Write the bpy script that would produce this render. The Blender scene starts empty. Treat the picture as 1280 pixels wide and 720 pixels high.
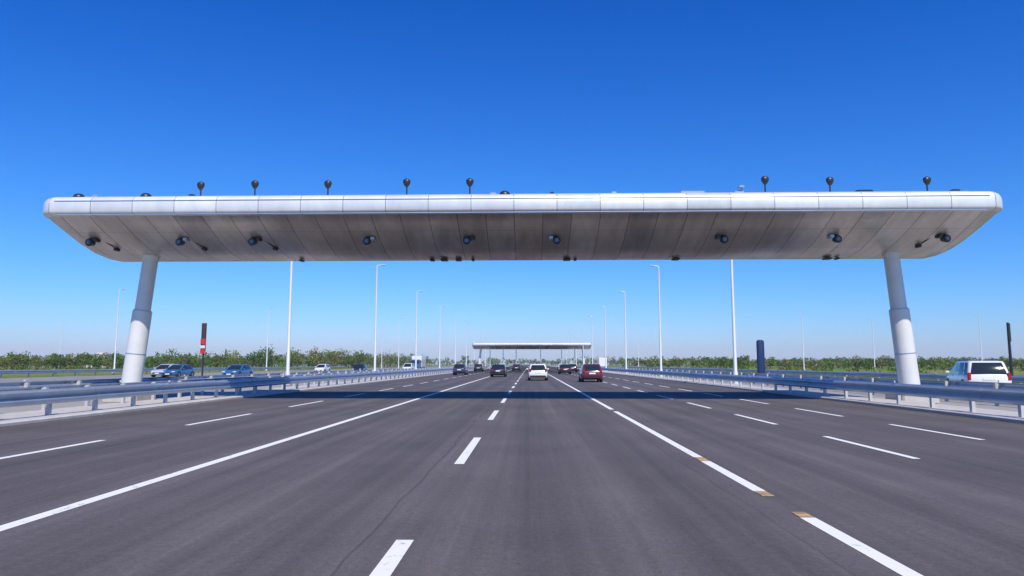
import bpy, math, random
import numpy as np
from mathutils import Vector, Matrix
random.seed(7); rng=np.random.default_rng(7)
scene=bpy.context.scene
scene.view_settings.view_transform='Standard'
try: scene.view_settings.look='None'
except Exception: pass
scene.view_settings.exposure=0

# ------------------------------------------------------------ materials
def newmat(name):
    m=bpy.data.materials.new(name); m.use_nodes=True
    nt=m.node_tree; b=nt.nodes['Principled BSDF']; return m,nt,b
def N(nt,t,**kw):
    n=nt.nodes.new(t)
    for k,v in kw.items(): setattr(n,k,v)
    return n
def mathn(nt,op,a,b=None,c=None):
    n=N(nt,'ShaderNodeMath',operation=op)
    for i,v in enumerate((a,b,c)):
        if v is None: continue
        if isinstance(v,(int,float)): n.inputs[i].default_value=v
        else: nt.links.new(v,n.inputs[i])
    return n.outputs[0]
def mixc(nt,f,a,b,mode='MIX'):
    n=N(nt,'ShaderNodeMix',data_type='RGBA',blend_type=mode)
    for i,v in ((0,f),(6,a),(7,b)):
        if isinstance(v,(int,float)): n.inputs[i].default_value=v
        elif isinstance(v,tuple): n.inputs[i].default_value=(*v,1) if len(v)==3 else v
        else: nt.links.new(v,n.inputs[i])
    return n.outputs[2]
def noise(nt,vec,scale,detail=4,rough=.55,sc=None):
    if sc is not None:
        mp=N(nt,'ShaderNodeMapping'); mp.inputs['Scale'].default_value=sc
        nt.links.new(vec,mp.inputs['Vector']); vec=mp.outputs[0]
    n=N(nt,'ShaderNodeTexNoise'); n.inputs['Scale'].default_value=scale
    n.inputs['Detail'].default_value=detail; n.inputs['Roughness'].default_value=rough
    nt.links.new(vec,n.inputs['Vector']); return n.outputs[0]
def ramp(nt,f,stops):
    r=N(nt,'ShaderNodeValToRGB'); e=r.color_ramp.elements
    while len(e)<len(stops): e.new(.5)
    for i,(p,c) in enumerate(stops):
        e[i].position=p; e[i].color=(*c,1) if isinstance(c,tuple) else (c,c,c,1)
    nt.links.new(f,r.inputs[0]); return r.outputs[0]
def objco(nt): return N(nt,'ShaderNodeTexCoord').outputs['Object']
def bump(nt,b,h,strength=.3,dist=.02):
    n=N(nt,'ShaderNodeBump'); n.inputs['Strength'].default_value=strength; n.inputs['Distance'].default_value=dist
    nt.links.new(h,n.inputs['Height']); nt.links.new(n.outputs[0],b.inputs['Normal'])
def simple(name,col,rough=.5,metal=0,var=.12,scale=3,coat=0):
    m,nt,b=newmat(name); co=objco(nt)
    f=noise(nt,co,scale,5)
    c=mixc(nt,f,tuple(x*(1-var) for x in col),tuple(min(1,x*(1+var)) for x in col))
    nt.links.new(c,b.inputs['Base Color']); b.inputs['Roughness'].default_value=rough
    b.inputs['Metallic'].default_value=metal
    if coat: b.inputs['Coat Weight'].default_value=coat; b.inputs['Coat Roughness'].default_value=.06
    return m

def asphalt(name,base,lanes=None):
    m,nt,b=newmat(name); co=objco(nt)
    fine=noise(nt,co,45,3,.7); med=noise(nt,co,.35,5,.6); lng=noise(nt,co,1,4,.6,sc=(1.6,.03,1)); lng2=noise(nt,co,1,3,.6,sc=(7,.05,1))
    spk=noise(nt,co,14,4,.8)
    c=mixc(nt,fine,tuple(x*.55 for x in base),tuple(x*1.45 for x in base))
    c=mixc(nt,1.0,c,ramp(nt,spk,[(.3,.82),(.7,1.18)]),'MULTIPLY')
    c=mixc(nt,1.0,c,ramp(nt,med,[(.3,.84),(.7,1.14)]),'MULTIPLY')
    c=mixc(nt,1.0,c,ramp(nt,lng,[(.3,.76),(.7,1.22)]),'MULTIPLY')
    c=mixc(nt,1.0,c,ramp(nt,lng2,[(.3,.90),(.7,1.09)]),'MULTIPLY')
    if lanes:
        sx=N(nt,'ShaderNodeSeparateXYZ'); nt.links.new(co,sx.inputs[0])
        x=mathn(nt,'DIVIDE',mathn(nt,'SUBTRACT',sx.outputs[0],lanes[0]),lanes[1])
        w=mathn(nt,'COSINE',mathn(nt,'MULTIPLY',x,4*math.pi))
        w=mathn(nt,'MULTIPLY_ADD',w,.07,1.0)
        cc=N(nt,'ShaderNodeCombineColor')
        for i in range(3): nt.links.new(w,cc.inputs[i])
        c=mixc(nt,1.0,c,cc.outputs[0],'MULTIPLY')
        wob=mathn(nt,'MULTIPLY_ADD',noise(nt,co,1,3,.6,sc=(.2,.25,1)),.35,-.17)
        for jx,wd,st in ((-1.42,.014,.35),(2.32,.012,.25),(-5.5,.014,.3),(6.6,.014,.35)):
            d=mathn(nt,'ABSOLUTE',mathn(nt,'SUBTRACT',mathn(nt,'ADD',sx.outputs[0],wob),jx))
            l=mathn(nt,'MULTIPLY',mathn(nt,'LESS_THAN',d,wd),st)
            c=mixc(nt,l,c,(.02,.02,.02))
    nt.links.new(c,b.inputs['Base Color'])
    b.inputs['Roughness'].default_value=.82; b.inputs['Specular IOR Level'].default_value=.3
    bump(nt,b,fine,.25,.01); return m
M_asph=asphalt('asphalt_main',(.105,.090,.086),(-1.07,3.77))
M_asph2=asphalt('asphalt_side',(.24,.235,.225))
def paintmat(name,col,wear,under=None):
    m,nt,b=newmat(name); co=objco(nt)
    n1=noise(nt,co,9,6,.75); n2=noise(nt,co,1.2,3,.6)
    f=mathn(nt,'MULTIPLY',n1,mathn(nt,'ADD',n2,.5))
    f=ramp(nt,f,[(wear-.06,1.0),(wear+.04,0.0)])
    c=mixc(nt,f,col,under or tuple(x*.4 for x in col)); nt.links.new(c,b.inputs['Base Color'])
    b.inputs['Roughness'].default_value=.7; return m
M_white=paintmat('road_paint',(.76,.74,.70),.36)
M_orange=paintmat('worn_orange_paint',(.52,.32,.12),.47,(.24,.17,.11))
def ground():
    m,nt,b=newmat('verge_grass'); co=objco(nt)
    a=noise(nt,co,.012,6,.6); f=noise(nt,co,.6,6,.7)
    c=ramp(nt,a,[(.35,(.22,.20,.09)),(.5,(.14,.18,.04)),(.62,(.09,.17,.025))])
    c=mixc(nt,1.0,c,ramp(nt,f,[(.3,.65),(.7,1.35)]),'MULTIPLY')
    nt.links.new(c,b.inputs['Base Color']); b.inputs['Roughness'].default_value=1; b.inputs['Specular IOR Level'].default_value=.1
    bump(nt,b,f,.6,.2); return m
M_ground=ground()
M_gravel=simple('gravel',(.30,.28,.25),.9,0,.35,6)
M_conc=simple('concrete',(.46,.43,.40),.85,0,.25,2.5)
M_galv=simple('galvanised_steel',(.40,.46,.54),.38,.55,.25,1.2)
M_post=simple('post_steel',(.46,.46,.45),.55,.2,.2,3)
M_pole=simple('pole_steel',(.62,.63,.65),.5,.2,.1,1)
M_dark=simple('dark_plastic',(.025,.026,.03),.4,0,.2,5)
M_lens=simple('lens_glass',(.14,.15,.17),.12,.3,.1,5)
M_rubber=simple('rubber',(.02,.02,.02),.8)
M_rim=simple('alloy',(.4,.4,.42),.3,.8)
M_glass=simple('car_glass',(.02,.025,.03),.08,0,.1,2)
M_red=simple('tail_lamp',(.35,.01,.01),.2,0,.1,5)
M_head=simple('head_lamp',(.7,.72,.75),.15,.2,.05,5)
M_plate=simple('plate',(.75,.75,.72),.4,0,.03,5)
M_navy=simple('navy_paint',(.015,.03,.10),.4)
M_signred=simple('sign_red',(.5,.03,.04),.4)
M_signwhite=simple('sign_white',(.6,.58,.56),.4)
M_brown=simple('sign_back',(.05,.03,.03),.5)
M_wall=simple('building_render',(.66,.58,.52),.8,0,.08,.1)
M_roof=simple('building_roof',(.50,.45,.42),.8,0,.1,.1)

def canopymat(name,col,sx,ys,rough,metal,tone,streak):
    m,nt,b=newmat(name); co=objco(nt)
    s=N(nt,'ShaderNodeSeparateXYZ'); nt.links.new(co,s.inputs[0]); X,Y=s.outputs[0],s.outputs[1]
    q=mathn(nt,'DIVIDE',X,sx)
    seam=mathn(nt,'GREATER_THAN',mathn(nt,'ABSOLUTE',mathn(nt,'SUBTRACT',mathn(nt,'FRACT',q),.5)),.5-.012/sx)
    row=0
    for y in ys:
        l=mathn(nt,'MULTIPLY',mathn(nt,'LESS_THAN',mathn(nt,'ABSOLUTE',mathn(nt,'SUBTRACT',Y,y)),.010),.5)
        seam=mathn(nt,'MAXIMUM',seam,l)
        r=mathn(nt,'GREATER_THAN',Y,y); row=mathn(nt,'ADD',r,row) if not isinstance(row,int) else r
    idn=mathn(nt,'FLOOR',q)
    wn=N(nt,'ShaderNodeTexWhiteNoise',noise_dimensions='1D'); nt.links.new(idn,wn.inputs['W'])
    rowid=idn if isinstance(row,int) else mathn(nt,'MULTIPLY_ADD',row,37.3,idn)
    wn2=N(nt,'ShaderNodeTexWhiteNoise',noise_dimensions='1D'); nt.links.new(rowid,wn2.inputs['W'])
    v=mathn(nt,'MULTIPLY_ADD',wn.outputs[0],tone,1-tone/2)
    v=mathn(nt,'MULTIPLY',v,mathn(nt,'MULTIPLY_ADD',wn2.outputs[0],tone*.4,1-tone*.2))
    cc=N(nt,'ShaderNodeCombineColor')
    for i in range(3): nt.links.new(v,cc.inputs[i])
    c=mixc(nt,1.0,col,cc.outputs[0],'MULTIPLY')
    st=noise(nt,co,1,5,.65,sc=(2.2,.35,1)); bl=noise(nt,co,.28,5,.6)
    c=mixc(nt,streak,c,ramp(nt,st,[(.3,.65),(.7,1.2)]),'MULTIPLY')
    c=mixc(nt,streak,c,ramp(nt,bl,[(.3,(.68,.63,.58)),(.65,(1.15,1.15,1.15))]),'MULTIPLY')
    c=mixc(nt,mathn(nt,'MULTIPLY',seam,.7),c,(.03,.028,.025))
    nt.links.new(c,b.inputs['Base Color']); b.inputs['Metallic'].default_value=metal
    rr=mathn(nt,'MULTIPLY_ADD',wn.outputs[0],.12,rough-.06); nt.links.new(rr,b.inputs['Roughness'])
    inv=mathn(nt,'SUBTRACT',mathn(nt,'MULTIPLY',wn.outputs[0],.15),seam); bump(nt,b,inv,.5,.01)
    return m
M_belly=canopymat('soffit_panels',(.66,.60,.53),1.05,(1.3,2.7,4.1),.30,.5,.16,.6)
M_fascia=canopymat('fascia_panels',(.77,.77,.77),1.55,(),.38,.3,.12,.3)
M_pillar=simple('pillar_paint',(.66,.65,.63),.45,.05,.12,1.5)

# ------------------------------------------------------------ mesh builder
class MB:
    def __init__(s): s.v=[];s.f=[];s.m=[];s.mats=[];s.sm=[]
    def mi(s,m):
        if m not in s.mats: s.mats.append(m)
        return s.mats.index(m)
    def add(s,vs,fs,m,smooth=False):
        o=len(s.v); s.v+= [tuple(v) for v in vs]
        ml=m if isinstance(m,list) else [m]*len(fs)
        for f,mm in zip(fs,ml):
            s.f.append(tuple(i+o for i in f)); s.m.append(s.mi(mm)); s.sm.append(smooth)
    def box(s,c,d,m,rz=0,bev=0):
        x,y,z=(q/2 for q in d); 
        if bev:
            b=min(bev,x*.9,y*.9,z*.9); secs=[]
            for zz,i in ((-z,b),(-z+b,0),(z-b,0),(z,b)):
                X,Y=x-i,y-i; k=b
                secs.append([(-X+k,-Y,zz),(X-k,-Y,zz),(X,-Y+k,zz),(X,Y-k,zz),(X-k,Y,zz),(-X+k,Y,zz),(-X,Y-k,zz),(-X,-Y+k,zz)])
            R=Matrix.Rotation(rz,3,'Z'); secs=[[tuple(R@Vector(p)+Vector(c)) for p in q] for q in secs]
            s.loft(secs,m,smooth=False); return
        vs=[(a,b2,e) for e in (-z,z) for a,b2 in ((-x,-y),(x,-y),(x,y),(-x,y))]
        R=Matrix.Rotation(rz,3,'Z'); vs=[R@Vector(p)+Vector(c) for p in vs]
        s.add(vs,[(3,2,1,0),(4,5,6,7),(0,1,5,4),(1,2,6,5),(2,3,7,6),(3,0,4,7)],m)
    def loft(s,secs,m,caps=True,smooth=True,closed=True):
        n=len(secs[0]); vs=[p for q in secs for p in q]; fs=[]; ms=[]
        for i in range(len(secs)-1):
            for j in range(n if closed else n-1):
                k=(j+1)%n; fs.append((i*n+j,i*n+k,(i+1)*n+k,(i+1)*n+j))
                ms.append(m(i,j) if callable(m) else m)
        if caps:
            fs.append(tuple(range(n))[::-1]); ms.append(m(0,-1) if callable(m) else m)
            o=(len(secs)-1)*n; fs.append(tuple(o+j for j in range(n))); ms.append(m(len(secs)-1,-1) if callable(m) else m)
        s.add(vs,fs,ms,smooth)
    def tube(s,pts,rs,m,n=12,caps=True):
        secs=[]; pts=[Vector(p) for p in pts]
        for i,p in enumerate(pts):
            a=pts[max(0,i-1)]; b=pts[min(len(pts)-1,i+1)]; d=(b-a)
            if d.length<1e-6: d=Vector((0,0,1))
            d.normalize()
            ref=Vector((0,1,0)) if abs(d.y)<.9 else Vector((1,0,0))
            u=d.cross(ref).normalized(); w=d.cross(u)
            r=rs[i] if isinstance(rs,(list,tuple)) else rs
            secs.append([tuple(p+u*math.cos(t)*r+w*math.sin(t)*r) for t in (2*math.pi*k/n for k in range(n))])
        s.loft(secs,m,caps)
    def obj(s,name,loc=(0,0,0),rz=0,parent=None,angle=35):
        me=bpy.data.meshes.new(name); me.from_pydata(s.v,[],s.f)
        for m in s.mats: me.materials.append(m)
        me.polygons.foreach_set('material_index',s.m); me.polygons.foreach_set('use_smooth',[True]*len(s.f))
        me.validate(); me.update()
        import bmesh
        bm=bmesh.new(); bm.from_mesh(me); bmesh.ops.recalc_face_normals(bm,faces=bm.faces); bm.to_mesh(me); bm.free()
        me.set_sharp_from_angle(angle=math.radians(angle))
        return place(name,me,loc,rz,parent)
def place(name,me,loc=(0,0,0),rz=0,parent=None):
    o=bpy.data.objects.new(name,me); scene.collection.objects.link(o)
    o.location=loc; o.rotation_euler=(0,0,rz)
    if parent: o.parent=parent
    return o
def empty(name,loc=(0,0,0)):
    e=bpy.data.objects.new(name,None); scene.collection.objects.link(e); e.location=loc; return e

# ------------------------------------------------------------ ground / roads
def sheet(name,x0,x1,y0,y1,z,m,nx=1,ny=1):
    b=MB(); b.add([(x0,y0,z),(x1,y0,z),(x1,y1,z),(x0,y1,z)],[(0,1,2,3)],m); return b.obj(name)
sheet('ground',-3000,3000,-300,5000,-.02,M_ground)
sheet('gravel_verge',-19.5,17.6,-60,420,-.012,M_gravel)
sheet('highway_road',-12.6,12.5,-60,900,0,M_asph)
sheet('opposite_road',-56,-19.5,-60,900,-.006,M_asph2)
sheet('service_road',17.6,27.5,-60,900,-.006,M_asph2)
for x0,x1 in ((-14.9,-12.6),(12.5,14.3)):
    b=MB(); b.box(((x0+x1)/2,200,.045),(x1-x0,520,.13),M_conc,bev=.03); b.obj('kerb')
b=MB(); Z=.004
def strip(x,y0,y1,w=.16,m=M_white): b.add([(x-w/2,y0,Z),(x+w/2,y0,Z),(x+w/2,y1,Z),(x-w/2,y1,Z)],[(0,1,2,3)],m)
strip(-4.85,-20,300,.17)
XR=2.72
strip(XR,-20,6.95,.15); strip(XR,8.35,10.85,.15); strip(XR,11.3,22,.15); strip(XR,22.9,300,.15)
for y0,y1 in ((6.96,7.2),(8.02,8.34),(10.86,11.29)):
    b.add([(XR-.07,y0,Z+.002),(XR+.07,y0,Z+.002),(XR+.07,y1,Z+.002),(XR-.07,y1,Z+.002)],[(0,1,2,3)],M_orange)
for k in range(-2,28): strip(-1.07,2.3+8.15*k,6.0+8.15*k,.15)
for k in range(-2,34): strip(-8.45,9.6+7.2*k,13.5+7.2*k,.14)
for k in range(-2,36): strip(6.15,11.2+6.2*k,14.6+6.2*k,.13)
for k in range(-2,36): strip(9.0,14.0+6.1*k,17.5+6.1*k,.13)
b.obj('lane_markings')
b=MB(); Z=0
for x in (-22,-53): strip(x,-40,300,.2)
for x in (-26,-30,-34,-38,-42,-46,-50):
    for k in range(26): strip(x,-20+12*k,-14+12*k,.15)
for x in (18.2,27): strip(x,-40,300,.15)
for k in range(26): strip(22.6,-20+12*k,-14+12*k,.15)
b.obj('side_road_markings')

# ------------------------------------------------------------ guardrails
def guardrail(x,face,y0,y1,step=2.0,ztop=.83):
    b=MB(); h=ztop; prof=[]
    zz=[0,.03,.07,.12,.16,.20,.24,.29,.33,.37,.40]; dd=[.0,.02,.075,.075,.02,.0,.02,.075,.075,.02,0]
    for z,d in zip(zz,dd): prof.append((d,h-.41+z+.005))
    y=y0
    while y<y1:
        e=min(y+4.0,y1); off=.004*(int((y-y0)/4)%2)
        jz=random.uniform(-.01,.01); jx=random.uniform(-.014,.014)
        secs=[]
        for yy in (y-.15,e+.15):
            secs.append([(x+face*(.10+d+off)+jx,yy,z+jz) for d,z in prof]+[(x+face*(.094+d+off)+jx,yy,z+jz) for d,z in prof[::-1]])
        b.loft(secs,M_galv,True)
        for zb in (-.31,-.11):
            for yb in (-.08,.08): b.box((x+face*.135,y+yb,h+zb+jz),(.03,.03,.03),M_dark)
        y=e
    y=y0+.5
    while y<y1:
        b.box((x,y,h/2-.02),(.10,.12,h),M_post); b.box((x+face*.07,y,h-.2),(.07,.10,.3),M_post)
        if int(y/step)%4==0: b.box((x+face*.12,y,h+.05),(.02,.09,.07),M_plate)
        y+=step
    return b.obj('guardrail')
guardrail(-13.15,1,-20,210); guardrail(-14.7,-1,-20,210)
guardrail(12.95,-1,-20,210); guardrail(17.0,1,-20,210,3)
guardrail(-19.0,-1,-20,210,3); guardrail(-57,1,-20,210,4); guardrail(28.4,-1,-20,210,4)

# ------------------------------------------------------------ gantry
def gantry(loc,detail=True):
    root=empty('toll_gantry',loc)
    W=17.55
    prof=[(.30,1.02),(.10,1.03),(.02,1.06),(-.02,1.14),(-.03,1.46),(-.0,1.56),(.06,1.65),(.17,1.71),(.34,1.74),(3.5,1.84),(6.5,1.74),(6.9,1.66),(7.05,1.5),(7.07,1.25),(7.0,1.06),(6.7,1.0),
          (6.2,.74),(5.6,.38),(5.1,.10),(4.6,-.04),(3.9,-.05),(3.1,.04),(2.3,.24),(1.5,.52),(.8,.80)]
    prof=[(y,z+5.92) for y,z in prof]; cy,cz=3.5,6.95
    secs=[]; r=.6
    def sec(x,d):
        return [(x,cy+(y-cy)*(3.55-d)/3.55,cz+(z-cz)*(.85-d*.6)/.85) for y,z in prof]
    th=[0,15,30,45,60,75,90]
    for t in th:
        t=math.radians(t); secs.append(sec(-(W-r+r*math.cos(t)),r*(1-math.sin(t))))
    for x in np.linspace(-W+r,W-r,24)[1:-1]: secs.append(sec(x,0))
    for t in th[::-1]:
        t=math.radians(t); secs.append(sec((W-r+r*math.cos(t)),r*(1-math.sin(t))))
    b=MB()
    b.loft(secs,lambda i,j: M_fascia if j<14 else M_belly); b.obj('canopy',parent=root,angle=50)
    b=MB()
    b.box((0,.06,6.945),(2*W-1.6,.05,.03),M_galv)
    b.box((0,-.03,7.44),(2*W-1.4,.025,.02),M_galv)
    b.box((0,.5,7.70),(2*W-2.2,.05,.05),M_galv)
    b.obj('edge_trim',parent=root)
    for i,(xb,xt) in enumerate(((-15.75,-15.15),(15.62,15.15))):
        b=MB(); f=lambda z:(xb+(xt-xb)*z/6.2,3.55,z)
        b.tube([f(0),f(3.55)],[.38,.365],M_pillar,28)
        b.tube([f(3.55),f(3.66),f(3.72)],[.365,.365,.31],M_pillar,28)
        b.tube([f(3.7),f(6.3)],[.30,.29],M_pillar,28)
        b.tube([f(5.75),f(6.0)],[.30,.38],M_pillar,28)
        b.tube([f(1.9),f(1.94)],[.38,.38],M_galv,28)
        b.box((xb,3.55,.2),(1.4,1.4,.5),M_conc,bev=.06)
        b.obj('pillar_%d'%(i+1),parent=root)
    if not detail: 
        b=MB()
        for x in (-12.4,-8.5,-4.6,2.7,8.9,12.8): b.tube([(x,3.5,0),(x,3.5,6)],[.12,.1],M_pole,8)
        b.obj('supports',parent=root); return
    b=MB()
    for x in (-11.75,-9.7,-6.95,-4.0,-1.65,9.2,11.55,15.05):
        h=random.uniform(-.03,.04)
        b.tube([(x,.6,7.64),(x,.6,8.05+h)],.028,M_dark,8)
        b.box((x,.6,7.72),(.16,.16,.04),M_dark)
        zs=[0,.04,.12,.20,.27,.31,.325]; rr=[.04,.08,.125,.145,.125,.065,.02]
        b.loft([[(x+math.cos(t)*q,.58+math.sin(t)*q*.7,8.0+h+z) for t in (2*math.pi*k/14 for k in range(14))] for z,q in zip(zs,rr)],M_dark)
    b.obj('beacons',parent=root)
    b=MB()
    for x,w,m in ((-15.9,.2,M_galv),(-.8,.25,M_galv),(1.4,.15,M_dark),(6.6,.9,M_galv),(8.3,.35,M_galv),(12.9,.6,M_dark),(16.2,.3,M_dark),(-12.2,.2,M_dark),(3.7,.2,M_galv)):
        b.box((x,.9,7.80),(w,.3,.15),m,bev=.03)
    for x in (-16.3,-13.75,-.35):
        b.loft([[(x+math.cos(t)*q,.5+math.sin(t)*q,7.62+z) for t in (2*math.pi*k/14 for k in range(14))] for z,q in ((0,.2),(.1,.2),(.16,.17),(.21,.1),(.225,.03))],M_dark)
    b.tube([(8.5,.8,7.7),(8.4,.8,8.0)],.03,M_galv,6); b.box((8.37,.75,8.0),(.2,.25,.08),M_galv,bev=.02)
    b.obj('antenna_boxes',parent=root)
    b=MB()
    for i,x in enumerate((-16.55,-13.0,-10.15,-5.7,-1.85,1.6,7.95,12.2,16.25)):
        z=6.33; y=1.7
        b.tube([(x,y,z+.15),(x,y,z-.06)],.04,M_dark,8)
        b.tube([(x,y-.14,z-.14),(x,y-.10,z-.14),(x,y+.16,z-.12)],[.12,.15,.11],M_dark,16)
        b.tube([(x,y-.15,z-.14),(x,y-.142,z-.14)],[.075,.075],M_lens,16)
        sx=1 if x<0 else -1
        b.box((x+sx*.22,y+.02,z-.03),(.16,.32,.13),M_galv if i%2 else M_dark,bev=.02)
        b.tube([(x-.1*sx,y,z+.06),(x+.32*sx,y,z+.04)],.022,M_dark,6)
        if i in (0,1,2,8):
            b.tube([(x+sx*.25,y,z+.1),(x+sx*.6,y+.7,z-.25)],.02,M_dark,6); b.box((x+sx*.6,y+.75,z-.28),(.12,.3,.12),M_dark,bev=.02)
    b.obj('lane_cameras',parent=root)
    b=MB()
    for x,w in ((-3.5,.2),(-3.0,.3),(-2.4,.25),(-1.8,.12),(2.1,.3),(2.45,.12),(6.6,.3),(12.8,.3),(13.2,.12),(-9,.15)):
        b.box((x,4.0,5.81),(w,.35,.07),M_dark,bev=.02); b.tube([(x,4.0,5.95),(x,4.0,5.82)],.025,M_dark,6)
    b.obj('tag_readers',parent=root)
gantry((-.55,24,0)); gantry((.6,200,0),False)

# ------------------------------------------------------------ street lamps
def lampmesh(side,H=12.5):
    b=MB(); b.tube([(0,0,0),(0,0,.9),(0,0,1),(0,0,H)],[.17,.17,.13,.07],M_pole,12)
    b.box((0,0,.06),(.5,.5,.12),M_conc,bev=.02)
    b.tube([(0,0,H-.1),(side*.2,0,H+.03),(side*.5,0,H+.05)],[.05,.045,.04],M_pole,8)
    b.box((side*.7,0,H+.05),(.5,.28,.1),M_pole,bev=.03); b.box((side*.7,0,H-.01),(.35,.2,.03),M_lens)
    return b
first={}
def lamp(x,y,side,H=12.5):
    k=(side,H)
    if k not in first: first[k]=lampmesh(side,H).obj('street_lamp',(x,y,0)); return
    place('street_lamp',first[k].data,(x,y,0))
for k in range(0,9): lamp(14.6,49+27.5*k,-1)
for k in range(0,9): lamp(-17.1,48+27.2*k,1)
for x,y,s in ((-69,112,1),(-59,152,1),(-36,187,1),(67,169,-1),(96,193,-1),(117,180,-1),(-140,200,1),(38,240,-1),(-50,230,1)): lamp(x,y,s,14)

# ------------------------------------------------------------ signs
b=MB(); b.tube([(0,0,0),(0,0,4.2)],.06,M_dark,8); b.box((0,-.05,3.3),(.32,.1,1.9),M_brown,bev=.02); b.box((0,-.12,3.0),(.34,.05,.4),M_signred,bev=.02); b.box((0,-.125,2.65),(.32,.05,.2),M_signwhite); b.box((0,-.12,2.35),(.34,.05,.3),M_signred,bev=.02)
b.obj('traffic_sign',(-22.0,45.5,0))
b=MB(); 
b.loft([[(math.cos(t)*r,math.sin(t)*r*.6,z) for t in (2*math.pi*k/16 for k in range(16))] for z,r in ((0,.3),(.1,.34),(3.4,.34),(3.55,.28),(3.6,.1))],M_navy)
b.obj('information_pillar',(20.1,60,0))
b=MB(); b.tube([(0,0,0),(0,0,4.0)],[.09,.07],M_dark,10); b.box((0,-.07,3.4),(.16,.08,1.1),M_dark,bev=.02); b.obj('signal_post',(29.0,42,0))

# ------------------------------------------------------------ vehicles
def paint(name,c): 
    return simple(name,c,.28,.0,.03,1,coat=.8)
P_white=paint('paint_white',(.70,.70,.69)); P_black=paint('paint_black',(.015,.016,.02)); P_red=paint('paint_wine',(.13,.01,.035))
P_blue=paint('paint_blue',(.03,.12,.26)); P_silver=paint('paint_silver',(.42,.44,.47)); P_navy=paint('paint_navy',(.02,.04,.09))
def rrect(x,y0,y1,z,r,crown=0):
    pts=[]
    for cx,cy,a0 in ((x-r,y0+r,-90),(x-r,y1-r,0),(-x+r,y1-r,90),(-x+r,y0+r,180)):
        for a in (0,30,60,90):
            t=math.radians(a0+a); pts.append((cx+r*math.cos(t),cy+r*math.sin(t),z))
    return pts
SPEC={
'sedan':(4.6,1.8,1.45,.93,[(0,.38,.78,.84),(.02,.28,.92,.93),(.06,.24,1.0,.97),(.16,.22,1.0,1),(.35,.2,.96,1),(.65,.2,.93,1),(.74,.2,.90,.99),(.9,.22,.80,.96),(.97,.26,.70,.88),(1,.36,.60,.78)],(.09,.74,.25,.55)),
'hatch':(4.1,1.76,1.50,.95,[(0,.38,.80,.88),(.02,.28,.95,.95),(.05,.24,.98,.98),(.2,.22,.98,1),(.4,.2,.96,1),(.68,.2,.94,1),(.78,.2,.90,.99),(.92,.22,.80,.95),(.98,.26,.70,.88),(1,.36,.60,.8)],(.015,.78,.10,.56)),
'van':(4.6,1.86,1.66,1.0,[(0,.42,.88,.92),(.012,.36,1.0,.97),(.03,.3,1.02,.99),(.2,.28,1.02,1),(.5,.28,1.01,1),(.76,.28,.98,1),(.82,.28,.95,.99),(.94,.3,.87,.95),(.985,.34,.78,.88),(1,.44,.66,.82)],(.012,.80,.06,.60)),
}
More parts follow.
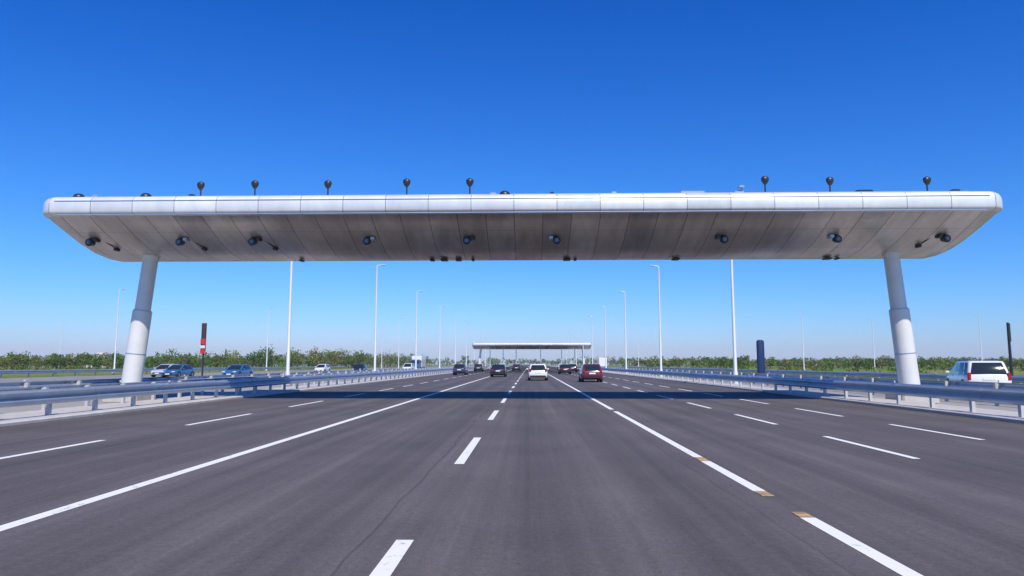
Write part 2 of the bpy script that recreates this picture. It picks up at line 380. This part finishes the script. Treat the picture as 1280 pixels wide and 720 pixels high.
def vehicle(kind,P,loc,rz=0):
    L,W,H,belt,st,(a,bb,c,d)=SPEC[kind]; b=MB(); hw=W/2
    Y=lambda t:(t-.5)*L
    secs=[]
    for t,zb,zt,w in st:
        y=Y(t); x=hw*w; zm=zb+(zt-zb)*.45
        half=[(x*.9,zb),(x*.985,zb+.08),(x,zm),(x*.985,zt-.14),(x*.95,zt-.05),(x*.86,zt)]
        secs.append([(p,y,z) for p,z in half]+[(0,y,zt+.015)]+[(-p,y,z) for p,z in half[::-1]]+[(0,y,zb)])
    b.loft(secs,P)
    lay=[rrect(hw*.93,Y(a),Y(bb),belt-.02,.12),rrect(hw*.90,Y(a+(c-a)*.25),Y(bb-(bb-d)*.25),belt+(H-belt)*.25,.12),rrect(hw*.80,Y(c),Y(d),H-.09,.14),rrect(hw*.76,Y(c+.015),Y(d-.02),H-.03,.14),rrect(hw*.60,Y(c+.06),Y(d-.07),H,.14)]
    def gm(i,j):
        if j==-1 or i>=2: return P
        return P if j%4!=3 and j!=-1 else M_glass
    b.loft(lay,gm)
    ym=Y((c+d)/2)
    for s in (-1,1):
        for yy in ((ym,) if kind=='sedan' else (ym+.35,ym-.65)):
            b.add([(s*(hw*.93+.004),yy-.05,belt-.01),(s*(hw*.93+.004),yy+.05,belt-.01),(s*(hw*.80+.012),yy+.05,H-.09),(s*(hw*.80+.012),yy-.05,H-.09)],[(0,1,2,3)],P)
    r=.32 if kind!='van' else .34
    for yy in (Y(.18),Y(.82)):
        for s in (-1,1):
            b.tube([(s*(hw-.2),yy,r+.03),(s*(hw+.004),yy,r+.03)],r+.065,M_dark,20)
            b.tube([(s*(hw-.2),yy,r),(s*(hw-.0),yy,r),(s*(hw+.02),yy,r)],[r,r,r-.04],M_rubber,20)
            b.tube([(s*(hw+.01),yy,r),(s*(hw+.026),yy,r)],[r*.62,r*.55],M_rim,10)
    zr=st[1][2]
    for s in (-1,1):
        if kind=='sedan': b.box((s*hw*.70,Y(0)+.02,zr-.12),(hw*.36,.10,.17),M_red,bev=.03)
        elif kind=='hatch': b.box((s*hw*.80,Y(0)+.03,zr-.02),(.2,.12,.28),M_red,bev=.03)
        else: b.box((s*hw*.87,Y(0)+.04,zr-.10),(.15,.12,.38),M_red,bev=.03)
        b.box((s*hw*.66,Y(1)-.08,.66),(.36,.16,.13),M_head,bev=.04)
        b.box((s*(hw+.09),Y(bb)-.35,belt+.08),(.2,.12,.14),P,bev=.03)
    b.box((0,Y(0)-.005,zr-.22),(.52,.03,.12),M_plate)
    b.box((0,Y(0)-.0,.40),(W*.82,.08,.14),M_dark,bev=.03)
    b.box((0,Y(1)+.0,.45),(W*.6,.05,.16),M_dark,bev=.02); b.box((0,Y(1)+.015,.42),(.5,.03,.1),M_plate)
    if kind=='van':
        for s in (-1,1): b.box((s*.62,-.5,H+.02),(.04,1.7,.05),M_dark,bev=.01)
        b.box((0,Y(.0)-.02,.55),(W*.8,.09,.07),M_dark,bev=.02)
    b.box((0,0,.28),(W*.8,L*.9,.14),M_dark)
    nm='van' if kind=='van' else 'car'
    return b.obj(nm,(loc[0],loc[1],0),rz,angle=40)
vehicle('hatch',P_white,(.75,64)); vehicle('hatch',P_red,(5.2,59)); vehicle('sedan',P_black,(-3.7,82)); vehicle('hatch',P_navy,(-9.6,95))
vehicle('sedan',P_black,(5.3,104)); vehicle('sedan',P_silver,(.8,118)); vehicle('sedan',P_black,(-2.9,150)); vehicle('hatch',P_black,(-10.4,140)); vehicle('sedan',P_white,(7.4,160)); vehicle('hatch',P_black,(8,130))
vehicle('van',P_white,(22.7,35.5),math.radians(-19))
pi=math.pi
vehicle('sedan',P_blue,(-39.5,76),pi); vehicle('sedan',P_blue,(-32.3,75),pi); vehicle('hatch',P_silver,(-43,80),pi); vehicle('hatch',P_white,(-36,118),pi)
vehicle('hatch',P_black,(-28,112),pi); vehicle('van',P_white,(-24,135),pi)
def truck(loc,rz,col):
    b=MB(); b.box((0,-1,2.1),(2.4,6.6,2.7),col,bev=.05); b.box((0,3.35,1.55),(2.3,1.8,2.0),P_blue,bev=.18); b.box((0,4.26,1.95),(1.9,.06,.7),M_glass)
    b.box((0,0,.6),(2.0,8.2,.25),M_dark)
    for y in (-3.2,-2.1,3.2):
        for s in (-1,1): b.tube([(s*.85,y,.48),(s*1.17,y,.48)],.48,M_rubber,18); b.tube([(s*1.17,y,.48),(s*1.185,y,.48)],.26,M_rim,10)
    for s in (-1,1): b.box((s*1.3,3.9,2.0),(.2,.1,.4),M_dark); b.box((s*.95,-4.33,.85),(.3,.05,.14),M_red)
    return b.obj('truck',(*loc,0),rz)
truck((-27,165),pi,P_white); truck((-31,190),pi,P_silver); truck((22,210),0,P_white)

# ------------------------------------------------------------ buildings
def building(loc,w,d,h):
    r=empty('warehouse_building',loc); b=MB(); b.box((0,0,h/2),(w,d,h),M_wall); b.obj('walls',parent=r)
    b=MB(); b.box((0,0,h+.15),(w+.6,d+.6,.3),M_roof); b.box((w*.2,0,h+.6),(4,4,.6),M_wall); b.obj('roof',parent=r)
    b=MB()
    for i in range(int(w/5)):
        for z in (1.8,4.8):
            if z<h-.8: b.box((-w/2+3+i*5,-d/2-.02,z),(2.0,.1,1.0),M_glass)
    b.box((w*.3,-d/2-.03,1.3),(2.4,.12,2.6),M_dark); b.obj('windows_and_door',parent=r)
building((-196,305,0),15,12,5.7)

# ------------------------------------------------------------ distant trees
def leafmat():
    m,nt,b=newmat('foliage'); a=N(nt,'ShaderNodeVertexColor'); a.layer_name='Col'
    nt.links.new(a.outputs[0],b.inputs['Base Color']); b.inputs['Roughness'].default_value=.7; b.inputs['Specular IOR Level'].default_value=.2
    t=N(nt,'ShaderNodeBsdfTranslucent'); nt.links.new(a.outputs[0],t.inputs[0]); mx=N(nt,'ShaderNodeMixShader'); mx.inputs[0].default_value=.4
    nt.links.new(b.outputs[0],mx.inputs[1]); nt.links.new(t.outputs[0],mx.inputs[2]); nt.links.new(mx.outputs[0],nt.nodes['Material Output'].inputs[0]); return m
M_leaf=leafmat(); 
PAL=[(.13,.21,.035),(.10,.17,.03),(.18,.22,.045),(.23,.21,.07),(.09,.145,.03),(.14,.23,.035),(.20,.18,.07)]
def trees(name,specs,leaf=.5,haze=0):
    V=[];C=[];tb_v=[];tb_f=[]
    for (x,y,h,r,n) in specs:
        col=np.array(PAL[rng.integers(len(PAL))])*rng.uniform(.8,1.2)
        nc=int(rng.integers(6,11)); z0=h*rng.uniform(.02,.15)
        cc=rng.normal(size=(nc,3)); cc/=np.linalg.norm(cc,axis=1)[:,None]; cc*=rng.uniform(.3,.85,(nc,1))
        cen=np.array([x,y,(h+z0)/2])+cc*np.array([r,r,(h-z0)/2])
        rad=rng.uniform(.3,.55,nc)*min(r,h*.5)
        per=max(4,n//nc)
        for c0,rr in zip(cen,rad):
            p=rng.normal(size=(per,3)); p/=np.linalg.norm(p,axis=1)[:,None]; p*=(rng.uniform(.4,1.05,(per,1))*rr); p[:,2]*=.8
            p+=c0; p[:,2]=np.maximum(p[:,2],.1)
            u=rng.normal(size=(per,3)); u/=np.linalg.norm(u,axis=1)[:,None]; w=np.cross(u,rng.normal(size=(per,3))); w/=np.linalg.norm(w,axis=1)[:,None]
            s=leaf*rng.uniform(.5,1.1,(per,1))
            q=np.stack([p-u*s*.5,p+w*s*.35,p+u*s*.5,p-w*s*.35],1); V.append(q.reshape(-1,3))
            cl=col*rng.uniform(.75,1.25)*rng.uniform(.8,1.2,(per,1)); C.append(np.repeat(cl,4,0))
        o=len(tb_v); R=.025*h
        for zz,k in ((0,1),(h*.6,.35)):
            for a in range(5): tb_v.append((x+math.cos(a*1.2566)*R*k,y+math.sin(a*1.2566)*R*k,zz))
        for a in range(5): tb_f.append((o+a,o+(a+1)%5,o+5+(a+1)%5,o+5+a))
        for c0 in cen[:4]:
            o=len(tb_v); s=np.array([x,y,h*.35])
            for a in range(3): tb_v.append((s[0]+math.cos(a*2.09)*R*.4,s[1]+math.sin(a*2.09)*R*.4,s[2]))
            tb_v.append(tuple(c0)); tb_f+= [(o,o+1,o+3),(o+1,o+2,o+3),(o+2,o,o+3)]
    V=np.concatenate(V); C=np.concatenate(C); nq=len(V)//4
    verts=V.tolist()+tb_v; faces=np.arange(nq*4).reshape(-1,4).tolist()+[tuple(i+nq*4 for i in f) for f in tb_f]
    me=bpy.data.meshes.new(name); me.from_pydata(verts,[],faces)
    me.materials.append(M_leaf); me.materials.append(M_bark)
    me.polygons.foreach_set('material_index',[0]*nq+[1]*len(tb_f))
    ca=me.color_attributes.new('Col','FLOAT_COLOR','POINT')
    arr=np.ones((len(verts),4),dtype=np.float32); arr[:nq*4,:3]=C; arr[nq*4:,:3]=.05; ca.data.foreach_set('color',arr.ravel())
    place(name,me)
M_bark=simple('bark',(.09,.07,.05),.9)
sp=[]
for i in range(680):
    y=rng.uniform(190,290); x=-rng.uniform(66,330)
    h=rng.uniform(3.2,5.5)*(1 if x<-110 else 1.15); sp.append((x,y,h,h*rng.uniform(.5,.85),150))
for i in range(120):
    x=-rng.uniform(62,88); y=rng.uniform(200,420); h=rng.uniform(5.0,8.4); sp.append((x,y,h,h*rng.uniform(.3,.5),160))
trees('tree_belt',sp,.68)
sp=[]
for i in range(640):
    y=rng.uniform(200,300); x=rng.uniform(36,340); h=rng.uniform(2.4,4.1)*(1.15 if x<80 else 1); sp.append((x,y,h,h*rng.uniform(.6,1.0),140))
trees('tree_belt',sp,.68)
sp=[]
for i in range(600):
    y=rng.uniform(480,760); x=rng.uniform(-680,680); h=rng.uniform(4.5,8.5); sp.append((x,y,h,h*rng.uniform(.8,1.5),110))
trees('distant_woodland',sp,1.4)
sp=[]
for i in range(420):
    s=rng.choice([-1,1]); y=rng.uniform(60,200); x=s*rng.uniform(60,70+y*.9) if s<0 else rng.uniform(32,50+y*.9); h=rng.uniform(.5,1.5); sp.append((x,y,h,h*rng.uniform(.6,1.3),70))
trees('scrub_bushes',sp,.3)

# ------------------------------------------------------------ ground haze (real thin air volume over the plain)
m=bpy.data.materials.new('haze_air'); m.use_nodes=True; nt=m.node_tree; nt.nodes.clear()
o=N(nt,'ShaderNodeOutputMaterial'); v=N(nt,'ShaderNodeVolumeScatter'); v.inputs['Color'].default_value=(.82,.93,1,1); v.inputs['Density'].default_value=.00038; v.inputs['Anisotropy'].default_value=.0
nt.links.new(v.outputs[0],o.inputs['Volume'])
b=MB(); b.box((0,1660,35.5),(5000,3100,71),m); b.obj('haze')

# ------------------------------------------------------------ light
EL=math.radians(48); AZ=math.radians(162)
d=Vector((math.sin(AZ)*math.cos(EL),math.cos(AZ)*math.cos(EL),math.sin(EL)))
L=bpy.data.lights.new('sun','SUN'); L.energy=5.0; L.angle=math.radians(.53); L.color=(1,.94,.86)
lo=bpy.data.objects.new('sun',L); scene.collection.objects.link(lo); lo.rotation_euler=d.to_track_quat('Z','Y').to_euler(); lo.location=(0,0,60)
w=bpy.data.worlds.new('World'); scene.world=w; w.use_nodes=True; nt=w.node_tree; bg=nt.nodes['Background']
sk=N(nt,'ShaderNodeTexSky',sky_type='NISHITA'); sk.sun_disc=False; sk.sun_elevation=EL; sk.sun_rotation=AZ; sk.air_density=1.0; sk.dust_density=.3; sk.ozone_density=3.0
sep=N(nt,'ShaderNodeSeparateColor'); nt.links.new(sk.outputs[0],sep.inputs[0]); cmb=N(nt,'ShaderNodeCombineColor')
for i,(g,a) in enumerate(((2.0,.95),(1.3,1.08),(.95,1.6))):
    v=mathn(nt,'MULTIPLY',sep.outputs[i],.1); v=mathn(nt,'POWER',v,g); v=mathn(nt,'MULTIPLY',v,a*10); nt.links.new(v,cmb.inputs[i])
nt.links.new(cmb.outputs[0],bg.inputs[0]); bg.inputs[1].default_value=.1

# ------------------------------------------------------------ camera
cam=bpy.data.cameras.new('Camera'); co=bpy.data.objects.new('Camera',cam); scene.collection.objects.link(co); scene.camera=co
cam.sensor_width=36; cam.lens=23.9; cam.clip_end=8000; cam.clip_start=.05
co.location=(0,0,1.5); co.rotation_euler=(math.radians(90+6.38),0,math.radians(1.48))
